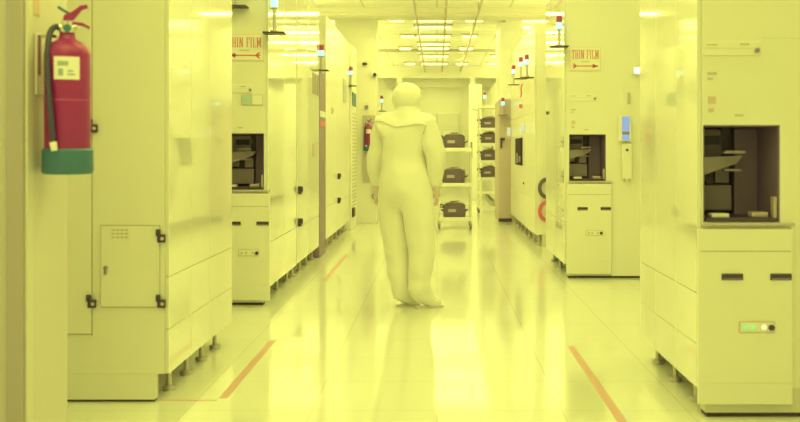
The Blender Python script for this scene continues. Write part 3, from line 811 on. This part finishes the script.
    for j in range(rings+1):
        f = j/rings
        if f < .55:
            th = f/.55*PI*.72; r = .114*math.sin(th); z = 1.672+.116*math.cos(th)
            sx = r; cen = Vector((.017,.022,0))
        else:
            u = (f-.55)/.45; r = .090+.09*u**1.3; z = 1.583-.10*u**1.1; cen = Vector((.017,.022,0)).lerp(Vector((0,.005,0)),u)
        row = []
        for k in range(seg):
            a = 2*PI*k/seg; d = Vector((math.cos(a),math.sin(a),0))
            lat = 1+.35*max(0,(f-.55)/.45)*abs(d.dot(Rt)) if f > .55 else 1.0+.06*abs(d.dot(F))
            row.append(t.verts.new((cen.x+d.x*r*lat, cen.y+d.y*r*lat, z-(.0 if f<.55 else .03*abs(d.dot(Rt))*(f-.55)/.45))))
        grid.append(row)
    for j in range(rings):
        for k in range(seg):
            vs = (grid[j][k],grid[j][(k+1)%seg],grid[j+1][(k+1)%seg],grid[j+1][k])
            m = sum((q.co for q in vs), Vector())/4 - c0
            a = Vector((m.x,m.y,0))
            if -.075 < m.z < .055 and a.length > .01 and a.normalized().dot(F) > .70: continue
            try: t.faces.new(vs)
            except Exception: pass
    from mathutils.bvhtree import BVHTree
    bv = BVHTree.FromPolygons([q.co for q in me2.vertices], [tuple(p.vertices) for p in me2.polygons])
    for j in range(rings+1):
        u = (j/rings-.62)/.38
        if u <= 0: continue
        for q in grid[j]:
            loc, nrm, _, _ = bv.find_nearest(q.co)
            q.co = q.co.lerp(loc+nrm*.006, min(1, u*2.2))
    bmesh.ops.remove_doubles(t, verts=t.verts[:], dist=.0008)
    bmesh.ops.solidify(t, geom=t.faces[:], thickness=.004)
    bmesh.ops.recalc_face_normals(t, faces=t.faces[:])
    b = MB(); b.bm.free(); b.bm = t
    b.build('hood', SUIT, o, True)
    # face: nose, eyes, mask
    hc = Vector((.017,.022,1.668))
    bv2 = bv
    def on_face(lat, z, out):
        st = hc+Rt*lat+Vector((0,0,z))+F*.25
        hit, nn, _, _ = bv2.ray_cast(st, -F)
        return (hit if hit is not None else hc+F*.09+Rt*lat+Vector((0,0,z)))+F*out
    Mf = Matrix((tuple(Rt), tuple(F), (0,0,1))).transposed().to_4x4()
    for s in (-1,1):
        c = on_face(s*.030, .014, -.006)
        e = MB().sph(c, .0115, (1.15,1,.8), M=Mf).build('eye', WHITE, o, True)
        MB().sph(c+F*.0085, .0048, (1,.6,1), M=Mf).build('iris', BLACK, e, True)
        MB().sph(c+Vector((0,0,.0035)), .0132, (1.15,.95,.68), M=Mf).build('eyelid', SKIN, e, True)
        MB().sph(on_face(s*.031, .034, -.001), .016, (1.0,.22,.22), M=Mf).build('eyebrow', PODD, o, True)
        MB().sph(hc+Rt*s*.092+Vector((0,0,.0)),.022,(.5,.8,1.3), M=Mf).build('ear', SKIN, o, True)
    MB().sph(on_face(0,-.012,-.002),.015,(.75,.9,1.5), M=Mf).build('nose', SKIN, o, True)
    MB().sph(on_face(0,-.040,-.028),.050,(1.25,.86,.92), M=Mf).build('face_mask', MASKM, o, True)
    # boots: soles
    for s, heel, toe in ((1,(.075,-.11),(.315,.012)),(-1,(-.07,-.012),(.125,.148))):
        h, q = Vector(heel+(0,)), Vector(toe+(0,)); d = (q-h).normalized(); n = Vector((-d.y,d.x,0)); L=(q-h).length
        prof = [(.06,.018),(.09,.028),(.3,.030),(.65,.040),(.84,.036),(.92,.022),(.94,.008)]
        poly = [h+d*L*u+n*w for u,w in prof]+[h+d*L*u-n*w for u,w in prof[::-1]]
        MB().prism_z([(p.x,p.y) for p in poly], .0, .022).build('boot_sole', mat('boot_sole',(.62,.58,.58),.5), o)
    return o
P = person((-.255,7.96))

# ------------------------------------------------------------------ world, camera, view
w = bpy.data.worlds.new('world'); scn.world = w; w.use_nodes = True
w.node_tree.nodes['Background'].inputs['Color'].default_value = (1.0,.93,.16,1)
w.node_tree.nodes['Background'].inputs['Strength'].default_value = .3
cd = bpy.data.cameras.new('camera'); cam = bpy.data.objects.new('camera', cd); COL.objects.link(cam)
cam.location = (0,0,CAMZ); cam.rotation_euler = (PI/2,0,0)
cd.sensor_fit = 'HORIZONTAL'; cd.sensor_width = 36; cd.lens = 36*FPX/800
cd.shift_x = (400-VX)/800; cd.shift_y = (VY-211)/800
cd.clip_start = .05; cd.clip_end = 200
cd.dof.use_dof = True; cd.dof.focus_distance = 10.5; cd.dof.aperture_fstop = 3.5
scn.camera = cam
scn.view_settings.view_transform = 'Standard'; scn.view_settings.look = 'None'
scn.view_settings.gamma = 1.0; scn.view_settings.exposure = 0.0
scn.view_settings.use_curve_mapping = False
try:
    scn.cycles.use_denoising = True
    scn.cycles.max_bounces = 12; scn.cycles.diffuse_bounces = 8; scn.cycles.glossy_bounces = 6
    scn.cycles.sample_clamp_indirect = 8
except Exception: pass
